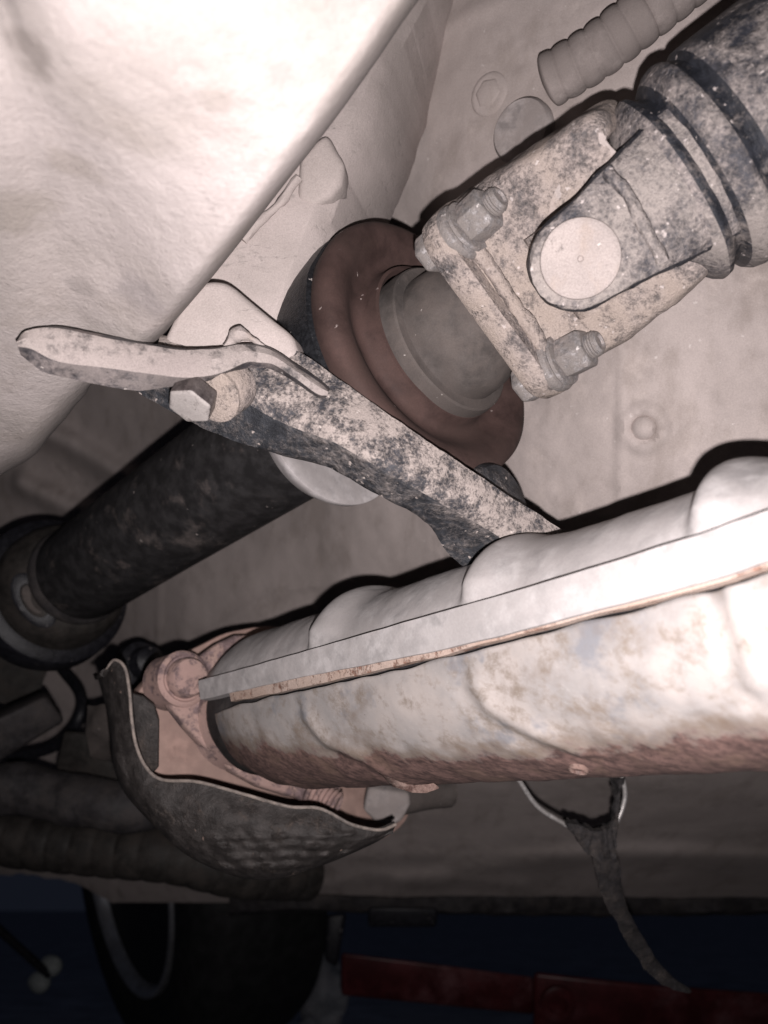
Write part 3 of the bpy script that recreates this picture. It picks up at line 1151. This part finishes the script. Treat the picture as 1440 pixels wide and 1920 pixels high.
top_th = table([(470, 1250), (600, 1213), (800, 1155), (960, 1110), (1120, 1062), (1300, 1005), (1435, 958)], CR + .005)
gap_th = table([(480, 1306), (600, 1281), (720, 1253), (800, 1234), (960, 1192), (1160, 1140), (1360, 1088), (1435, 1060)], CR + .0005)
bm = NB()
lay = bm.verts.layers.float.new('rust')
ns, nt_ = 190, 110
prev = None
for i in range(ns + 1):
    s = .002 + (SMAX - .002) * i / ns
    R = []
    for j in range(nt_ + 1):
        th0_ = gap_th(s) - 2.2 - 5.5 * 0.55 * math.exp(-(s / .05) ** 2)
        th = th0_ - 165 * j / nt_
        edge = 1.6 * noise.noise(V((s * 60, 0, 3))) if j == 0 else 0
        vtx = bm.verts.new(cyl(s, th + edge, lower_r(s, th)))
        rv = (rust_theta(s) - th) / 30.0 + .5
        if s < .05:
            rv -= (.05 - s) * 4
        vtx[lay] = max(0, min(1.2, rv))
        R.append(vtx)
    if prev:
        bridge(bm, prev, R, False)
    prev = R
o = obj('lower_shield', bm, M['lower'], cc, sharp=60, thick=.0012, soff=-1)
# upper shield with three pressed ribs
rib_s = [st_of(615, 1165)[0], st_of(905, 1075)[0], st_of(1350, 915)[0], st_of(1350, 915)[0] + .075]


def upper_r(s, th):
    r = CR * .985
    k = 0
    for rsx in rib_s:
        q = (s - rsx) / (.0055 if s < rsx else .012)
        k = max(k, math.exp(-q * q * (abs(q) if s < rsx else 1)) if abs(q) < 4 else 0)
    fade = max(0, min(1, (th - top_th(s) - 1) / 12))
    r += .0060 * k * fade
    if s < .03:
        r *= .86 + .14 * math.sin(max(0, (s + .0) / .03) * math.pi / 2)
    r += .0006 * noise.fractal(V((s * 40, th * .02, 7)), 1, 2, 3)
    return r


bm = NB()
prev = None
for i in range(241):
    s = .0 + (SMAX) * i / 240
    R = [bm.verts.new(cyl(s, top_th(s) - 5 + 150 * j / 60, upper_r(s, top_th(s) - 5 + 150 * j / 60))) for j in range(61)]
    if prev:
        bridge(bm, prev, R, False)
    prev = R
obj('upper_shield', bm, M['shield'], cc, sharp=60, thick=.001, soff=-1)
# flat flange band between the shells


def band(th0, th1, r0, r1, s0, s1, wav, depth):
    bm = NB()
    prev = None
    for i in range(161):
        s = s0 + (s1 - s0) * i / 160
        tt0 = th0(s) + wav * noise.noise(V((s * 45, 1, 0)))
        tt1 = th1(s)
        R = []
        for j in range(9):
            t = j / 8
            th = tt0 + (tt1 - tt0) * t
            rr_ = r0 + (r1 - r0) * t + .0003 * noise.noise(V((s * 80, t * 3, 4)))
            R.append(bm.verts.new(cyl(s, th, rr_)))
        R.append(bm.verts.new(cyl(s, tt1 + .6, r1 - depth)))
        R.append(bm.verts.new(cyl(s, tt0 - .2, r0 - depth)))
        if prev:
            bridge(bm, prev, R, True)
        else:
            bm.faces.new(R)
        prev = R
    bm.faces.new(prev)
    return bm


obj('rim_band', band(lambda q: gap_th(q) + 5.5 - 4.5 * max(0, min(1, (q - .12) / .12)), top_th, CR + .0014, CR + .0050, st_of(386, 1284)[0], SMAX, .5, .0050), M['shield'], cc, sharp=50)
obj('seam_strip', band(gap_th, lambda q: gap_th(q) + 6.5, CR - .0004, CR + .0008, st_of(432, 1312)[0], SMAX, 1.4, .003), M['seam'], cc, sharp=50)
# inner can behind the open seam
bm = NB()
lathe(bm, X1, e, [(-.006, .030), (.01, .037), (.03, .0388), (SMAX, .0388)], 48)
obj('inner_can', bm, M['dark'], cc)
# torn fold at the end of the left crease
bm = NB()
tl = [(708, 1446), (742, 1464), (775, 1474), (812, 1471), (822, 1478), (800, 1487), (772, 1486), (735, 1474)]
pts = []
for x_, y_ in tl:
    q_ = st_of(x_, min(y_, 1468))
    pts.append(Q(x_, y_, (CAM_ROT.inverted() @ (cyl(q_[0], q_[1], CR) - CAM_LOC)).z * -1 - .004))
prism(bm, pts, D(0, .3, 1) * .0006)
bmesh.ops.triangulate(bm, faces=[f for f in bm.faces if len(f.verts) > 4])
bmesh.ops.subdivide_edges(bm, edges=bm.edges[:], cuts=2)
rough_up(bm, .0006, 160)
obj('torn_lip', bm, M['flap'], cc, sharp=70)
# small drain hole rim in the rust
s0, t0 = st_of(1085, 1442)
bm = NB()
pc = cyl(s0, t0, CR + .0004)
nrm = (pc - (X1 + e * s0)).normalized()
lathe(bm, pc, nrm, [(-.002, .0034), (.0003, .0034), (.0006, .0030), (.0000, .0026), (-.002, .0024), (-.0022, 0.0001)], 24)
obj('drain_plug', bm, M['flap'], cc)
# flanges
sF = -.012
bm = NB()
fp = [(300, 1272), (318, 1248), (345, 1238), (372, 1232), (410, 1205), (442, 1190), (520, 1190), (600, 1240), (640, 1380), (640, 1490), (590, 1500), (545, 1492), (490, 1475), (440, 1448), (392, 1408), (350, 1362), (322, 1325), (305, 1298)]
FP = X1 + e * sF
prism(bm, [on_plane(x, y, FP, e) for x, y in fp], -e * .010)
bmesh.ops.triangulate(bm, faces=[f for f in bm.faces if len(f.verts) > 4])
obj('pipe_flange', bm, M['pink'], cc, bevel=.0025, bseg=3)
bm = NB()
fp2 = [(250, 1312), (275, 1278), (320, 1240), (380, 1208), (440, 1183), (540, 1180), (660, 1260), (760, 1400), (770, 1520), (700, 1580), (560, 1590), (420, 1550), (300, 1470), (255, 1390)]
FP2 = X1 + e * (sF - .036)
fpd = [(p.x, p.y) for p in catmull([V((x, y, 0)) for x, y in fp2 + fp2[:1]], 5)][:-1]
prism(bm, [on_plane(x, y, FP2, e) for x, y in fpd], -e * .012)
bmesh.ops.triangulate(bm, faces=[f for f in bm.faces if len(f.verts) > 4])
obj('rear_flange', bm, M['pinks'], cc, bevel=.003, bseg=3)
bm = NB()
bc = on_plane(343, 1273, FP, e)
lathe(bm, bc, e, [(-.02, .0165), (.0015, .0165), (.003, .0152), (.0034, .0138), (.0022, .0128), (.0024, .0118), (.0085, .0114), (.0105, .0102), (.0112, .006), (.0113, .0002)], 40, wob=.0005)
obj('flange_bolt', bm, M['pink'], cc)
bm = NB()
bc2 = on_plane(572, 1478, FP, e) + e * .002
prof = [(-.012, .0085), (.002, .0085)]
t = .002
while t < .02:
    prof += [(t, .0072), (t + .0014, .0088), (t + .0028, .0072)]
    t += .003
prof += [(.021, .006), (.0212, .0)]
lathe(bm, bc2, D(.85, -.35, -.35), prof, 28)
obj('spring_bolt', bm, M['pink'], cc)
# collar between converter and flange
bm = NB()
lathe(bm, X1, e, [(-.02, .034), (-.008, .031), (.0, .030), (.004, .030)], 48)
obj('inlet_cone', bm, M['pink'], cc)

# ------------------------------------------------------------------ dark guard below the flange
rim = [(196, 1262, .43), (214, 1238, .425), (234, 1252, .42), (243, 1300, .415), (247, 1350, .412), (256, 1400, .41), (275, 1440, .408), (305, 1462, .405), (370, 1466, .40), (450, 1487, .398), (540, 1512, .395), (600, 1516, .395),
       (660, 1546, .395), (712, 1556, .40), (742, 1546, .405)]
midc = [(188, 1268, .432), (200, 1262, .43), (214, 1275, .424), (222, 1310, .42), (226, 1360, .418), (232, 1420, .415), (252, 1465, .41), (300, 1510, .40), (370, 1540, .392), (450, 1560, .388), (530, 1570, .386), (600, 1572, .388),
        (650, 1578, .392), (700, 1572, .40), (738, 1556, .407)]
lowc = [(180, 1275, .45), (186, 1275, .448), (194, 1300, .44), (204, 1340, .435), (210, 1390, .43), (216, 1440, .427), (238, 1490, .423), (295, 1552, .412), (355, 1602, .405), (440, 1638, .402), (520, 1645, .402), (600, 1622, .405),
        (650, 1604, .407), (700, 1582, .41), (737, 1560, .412)]
deep = [(x - 4, y - 6, d + .05) for x, y, d in lowc]
gd = thing('stone_guard', 'dark grimy pressed guard cupped under the rusty exhaust flange', 'guard', Q(450, 1560, .42))
crv = [catmull([V(p) for p in c_], 12) for c_ in (rim, midc, lowc, deep)]
bm = NB()
prev = None
cols = []
for i in range(len(crv[0])):
    cc_ = catmull([crv[k][i] for k in range(4)], 24)
    cols.append(cc_)
for j in range(len(cols[0])):
    R = []
    for i in range(len(cols)):
        p = cols[i][j].copy()
        q = Q(p.x, p.y, p.z)
        amp = math.sin(math.pi * min(1, j / 64)) if j < 64 else 0
        p.z += .0032 * noise.fractal(q * 45, 1, 2, 4) * amp
        wx = max(0, min(1, (p.x - 350) / 40, (690 - p.x) / 40))
        yy = p.y + .04 * (p.x - 500) + 9 * noise.noise(V((p.x * .018, 3.3, 0)))
        wy = max(0, min(1, (yy - 1560) / 12, (1640 - yy) / 8))
        if wx > 0 and wy > 0 and j < 72:      # rows of pressed dimples in the belly
            row = math.floor((yy - 1560) / 19)
            fy_ = ((yy - 1560) / 19) % 1
            fx_ = ((p.x + 21 * (row % 2) + 9 * noise.noise(V((row * 3.1, p.x * .01, 0)))) / 42) % 1
            cell = noise.noise(V((math.floor((p.x + 21 * (row % 2)) / 42) * 1.37, row * 2.11, 9)))
            p.z -= .0050 * max(0, .55 + 1.3 * cell) * wx * wy * math.sin(math.pi * fy_) ** 2 * math.sin(math.pi * fx_) ** 2
        R.append(bm.verts.new(Q(p.x, p.y, p.z)))
    if prev:
        bridge(bm, prev, R, False)
    prev = R
obj('guard_shell', bm, M['guard'], gd, sharp=70, thick=.002, soff=1)
bm = NB()
tube(bm, [Q(p.x, p.y, p.z) for p in crv[0]], .00085, 8)
obj('folded_edge', bm, M['gedge'], gd)
bm = NB()
tb = [(246, 1300), (268, 1306), (288, 1322), (297, 1350), (296, 1440), (284, 1452), (262, 1420), (250, 1370)]
prism(bm, [Q(x, y, .432) for x, y in tb], D(0, 0, 1) * .003)
obj('inner_tab', bm, M['guard'], gd, bevel=.001)
bm = NB()
prism(bm, [Q(x, y, d) for x, y, d in ((690, 1478, .52), (768, 1488, .52), (770, 1510, .52), (755, 1540, .52), (735, 1552, .52), (700, 1540, .52), (680, 1520, .52))], D(0, 0, 1) * .02)
o = obj('grey_bracket', bm, M['grey'], bevel=.003)
tag(o, 'small grey bracket with a rounded corner behind the tip of the dark guard', 'bracket')
bm = NB()
tube(bm, catmull([Q(750, 1500, .53), Q(800, 1490, .54), Q(842, 1486, .55)], 6), .010, 16)
o = obj('rubber_hanger', bm, M['hub'])
tag(o, 'stubby grey hanger pin just below the torn crease of the converter', 'hanger')

# ------------------------------------------------------------------ wire loop and torn strap
wh = thing('wire_hanger', 'bent bright wire loop with a frayed clump hanging under the converter', 'wire', Q(1100, 1540, .5))
bm = NB()
tube(bm, catmull([Q(955, 1430, .47), Q(978, 1470, .475), Q(1008, 1512, .48), Q(1050, 1540, .483), Q(1090, 1560, .485), Q(1130, 1562, .486), Q(1152, 1548, .487), Q(1170, 1505, .488), Q(1170, 1470, .487), Q(1155, 1420, .485)], 8), .0015, 10)
obj('wire_loop', bm, M['wire'], wh)
bm = NB()
secs = []
for (x0, y0), (x1, y1), d in (((1056, 1538), (1062, 1550), .484), ((1085, 1543), (1078, 1568), .483), ((1112, 1553), (1104, 1600), .482), ((1135, 1548), (1140, 1606), .483), ((1152, 1536), (1150, 1575), .485), ((1160, 1500), (1152, 1520), .487), ((1166, 1455), (1152, 1460), .488)):
    p, q = Q(x0, y0, d), Q(x1, y1, d)
    k = D(0, 0, 1) * .005
    secs.append([p - k, q - k, q + k, p + k])
loft(bm, secs, dense_n=6)
bmesh.ops.subdivide_edges(bm, edges=bm.edges[:], cuts=1, use_grid_fill=True)
rough_up(bm, .0025, 160)
obj('frayed_clump', bm, M['strap'], wh, sharp=80)
bm = NB()
secs = []
for x, y, hw, d in ((1122, 1585, 14, .486), (1138, 1625, 21, .492), (1150, 1680, 19, .50), (1168, 1720, 15, .51), (1190, 1760, 15, .52), (1218, 1805, 14, .53), (1250, 1838, 11, .535), (1290, 1858, 5, .54)):
    p, q = Q(x - hw, y + hw * .3, d), Q(x + hw, y - hw * .3, d + .004)
    k = D(.1, 0, 1) * .0012
    secs.append([p - k, p.lerp(q, .5) - k * 2, q - k, q + k, p.lerp(q, .5), p + k])
loft(bm, secs, dense_n=8)
rough_up(bm, .0016, 90)
o = obj('torn_strap', bm, M['strap'], sharp=60)
tag(o, 'torn dark strap tapering down from the wire loop past the sill', 'strap')

# ------------------------------------------------------------------ sill along the far edge of the floor
bm = NB()
secs = []
for px, d in ((430, 1.03), (560, 1.0), (760, .985), (1000, .97), (1250, .955), (1500, .945), (2000, .93)):
    y0 = 1662 + 8 * math.sin(px * .011)
    lowy = 1713 + 5 * math.sin(px * .021) + 3 * math.sin(px * .05)
    secs.append([Q(px, y0, d - .02), Q(px, y0 + 16, d - .035), Q(px, lowy - 6, d - .035), Q(px, lowy, d - .02), Q(px, lowy, d + .06), Q(px, y0 - 60, d + .06)])
loft(bm, secs, dense_n=10)
rough_up(bm, .003, 30)
o = obj('rocker_sill', bm, M['dark'], sharp=50)
tag(o, 'dark grimy sill edge running along the bottom of the floor pan', 'sill')
bm = NB()
loft(bm, [[Q(690, 1700, .93), Q(690, 1738, .93), Q(690, 1738, 1.0), Q(690, 1700, 1.0)], [Q(822, 1702, .93), Q(818, 1738, .93), Q(818, 1738, 1.0), Q(822, 1700, 1.0)]])
o = obj('jacking_bracket', bm, M['black'], bevel=.004)
tag(o, 'black block bracket under the sill above the red jack', 'bracket')
bm = NB()
loft(bm, [[Q(612, 1715, .99), Q(650, 1712, .99), Q(650, 1712, 1.01), Q(612, 1715, 1.01)], [Q(608, 1800, .98), Q(632, 1814, .98), Q(632, 1814, 1.0), Q(608, 1800, 1.0)]])
o = obj('drain_grommet', bm, M['black'], bevel=.005)
tag(o, 'black rubber flap hanging left of the red jack', 'flap')

# ------------------------------------------------------------------ misc parts in the dark on the left
bm = NB()
loft(bm, [[Q(-40, 1365, .62), Q(-40, 1450, .64), Q(-40, 1450, .69), Q(-40, 1345, .69)], [Q(86, 1305, .64), Q(122, 1352, .65), Q(122, 1352, .70), Q(86, 1290, .70)]])
o = obj('box_bracket', bm, M['dark'], bevel=.004)
tag(o, 'dull dark grey box bracket jutting out below the far end of the rear propeller shaft', 'bracket')
bm = NB()
tube(bm, catmull([Q(-60, 1478, .66), Q(40, 1480, .66), Q(140, 1500, .655), (Q(240, 1510, .65)), Q(330, 1500, .68)], 8), [.021] * 33, 24)
rough_up(bm, .003, 30)
o = obj('suspension_arm', bm, M['dark'])
tag(o, 'dark rounded suspension arm passing behind the guard at lower left', 'suspension arm')
pts = catmull([Q(-70, 1560, .72), Q(60, 1578, .72), Q(200, 1592, .715), Q(330, 1604, .71), Q(450, 1632, .73), Q(580, 1640, .78)], 40)
s = 0
rr = []
for i, p in enumerate(pts):
    if i:
        s += (p - pts[i - 1]).length
    ph = (s / .022) % 1
    rr.append(.023 + .0016 * math.sqrt(max(0, 1 - (2 * ph - 1) ** 2)))
bm = NB()
tube(bm, pts, rr, 28)
o = obj('rubber_bellows', bm, M['darkbrown'], sharp=80)
tag(o, 'dark brown ribbed rubber bellows tube below the suspension arm', 'bellows')
bm = NB()
loft(bm, [[Q(165, 1318, .60), Q(160, 1372, .59), Q(170, 1420, .60), Q(215, 1430, .64), Q(225, 1330, .64)], [Q(200, 1322, .58), Q(212, 1350, .57), Q(208, 1385, .58), Q(225, 1440, .64), Q(250, 1330, .64)]])
bmesh.ops.subdivide_edges(bm, edges=bm.edges[:], cuts=3, use_grid_fill=True)
rough_up(bm, .004, 40)
o = obj('cast_knuckle', bm, M['hub'], bevel=.003)
tag(o, 'lumpy brown casting half hidden to the left of the guard', 'knuckle')
bm = NB()
lathe(bm, Q(262, 1246, .62), D(.75, .3, -.6), [(-.03, .012), (-.01, .012), (-.008, .018), (.002, .018), (.004, .013), (.016, .012), (.020, .007), (.021, 0)], 24)
o = obj('shock_bolt', bm, M['black'])
tag(o, 'dark glinting bolt end just above the top corner of the guard', 'bolt')
bm = NB()
loft(bm, [[Q(-60, 1150, .78), Q(-60, 1300, .78), Q(-60, 1300, .86), Q(-60, 1150, .86)], [Q(110, 1190, .80), Q(60, 1330, .80), Q(60, 1330, .88), Q(110, 1190, .88)]])
bmesh.ops.subdivide_edges(bm, edges=bm.edges[:], cuts=3, use_grid_fill=True)
rough_up(bm, .006, 25)
o = obj('axle_housing', bm, M['darkbrown'], sharp=60)
tag(o, 'brown dusty axle housing behind the far end of the rear propeller shaft', 'axle')

bm = NB()
tube(bm, catmull([Q(20, 1120, .86), Q(110, 1245, .84), Q(150, 1300, .80), Q(146, 1352, .78), Q(100, 1400, .80), Q(20, 1420, .82)], 8), .006, 12)
o = obj('brake_hose', bm, M['black'])
tag(o, 'thin black hose looping down between the box bracket and the casting', 'hose')
bm = NB()
prism(bm, [Q(x, y, .70) for x, y in ((118, 1372), (190, 1378), (232, 1440), (236, 1490), (150, 1492), (104, 1440))], D(.2, 0, 1) * .006)
o = obj('support_plate', bm, M['darkbrown'], bevel=.002)
tag(o, 'dark brown angled plate under the lumpy casting, left of the guard', 'plate')

# ------------------------------------------------------------------ wheel, jack and odds and ends beyond the car
wc = Q(244, 1616, 1.30)
wa = D(-.80, -.03, -.62)
wl = thing('road_wheel', 'black tyre on a pale rim standing below the dark bodywork', 'wheel', wc)
bm = NB()
lathe(bm, wc, wa, [(.0, .200), (.012, .215), (.018, .245), (.010, .285), (-.01, .312), (-.03, .320), (-.17, .320), (-.19, .312), (-.205, .285), (-.21, .245), (-.20, .21), (-.19, .2)], 96, caps=False)
ty = obj('tyre', bm, M['rubber'], wl)
bm = NB()
lathe(bm, wc, wa, [(-.006, .189), (-.002, .190), (.008, .193), (.014, .199), (.013, .204), (.004, .206), (-.02, .2), (-.19, .19)], 96, caps=False)
obj('rim', bm, M['rim'], wl)
bm = NB()
lathe(bm, wc, wa, [(-.008, .192), (-.010, .17), (-.045, .08), (-.03, .07), (-.028, 0)], 64)
obj('wheel_disc', bm, M['black'], wl)
tj = thing('trolley_jack', 'worn red painted trolley jack arm on the floor beyond the sill', 'jack', Q(1000, 1850, 1.0))
bm = NB()
Lj = [((640, 1786), (640, 1866), .98), ((820, 1808), (820, 1884), .985), ((1000, 1832), (1000, 1902), .99)]
loft(bm, [[Q(*t_, d), Q(*b_, d), Q(*b_, d + .07), Q(*t_, d + .07)] for t_, b_, d in Lj])
obj('lift_arm', bm, M['red'], tj, bevel=.004)
bm = NB()
Lj = [((1000, 1822), (1000, 1960), .97), ((1220, 1846), (1220, 1975), .97), ((1700, 1880), (1700, 2010), .97)]
loft(bm, [[Q(*t_, d), Q(*b_, d), Q(*b_, d + .10), Q(*t_, d + .10)] for t_, b_, d in Lj])
obj('jack_frame', bm, M['red'], tj, bevel=.006)
bm = NB()
lathe(bm, Q(1045, 1880, .968), D(0, 0, -1), [(-.01, .022), (.004, .022), (.006, .018), (.006, .012), (.001, .011), (.001, 0)], 28)
obj('pivot_pin', bm, M['red'], tj)

lv = thing('jack_lever', 'thin dark lever rod with two white rubber knobs near the wheel', 'lever', Q(60, 1800, 1.15))
bm = NB()
tube(bm, [Q(-60, 1690, 1.1), Q(92, 1828, 1.16)], .006, 12)
obj('rod', bm, M['black'], lv)
for px, py, d in ((98, 1812, 1.17), (76, 1843, 1.17)):
    bm = NB()
    lathe(bm, Q(px, py, d), D(.7, .1, -.6), [(-.02, .004), (-.016, .012), (-.004, .0145), (.008, .0125), (.014, .006), (.015, 0)], 20)
    obj('knob', bm, M['white'], lv)
bm = NB()
gz = 0.0
for i in range(1):
    base = Q(600, 1850, 1.6)
    secs = []
    for x0, x1, y, d in ((560, 640, 1925, 1.45), (575, 650, 1880, 1.5), (590, 640, 1830, 1.55), (585, 625, 1780, 1.6), (590, 615, 1750, 1.62)):
        p, q = Q(x0, y, d), Q(x1, y + 6, d)
        k = D(0, 0, 1) * .05
        secs.append([p, p.lerp(q, .35) - k * .6, p.lerp(q, .7) - k * .1, q, q + k, p + k])
    loft(bm, secs, dense_n=6)
bmesh.ops.subdivide_edges(bm, edges=bm.edges[:], cuts=1, use_grid_fill=True)
rough_up(bm, .02, 14)
o = obj('crumpled_sheet', bm, M['pale'], sharp=80)
tag(o, 'crumpled pale plastic sheet on the floor between the wheel and red jack', 'sheet')
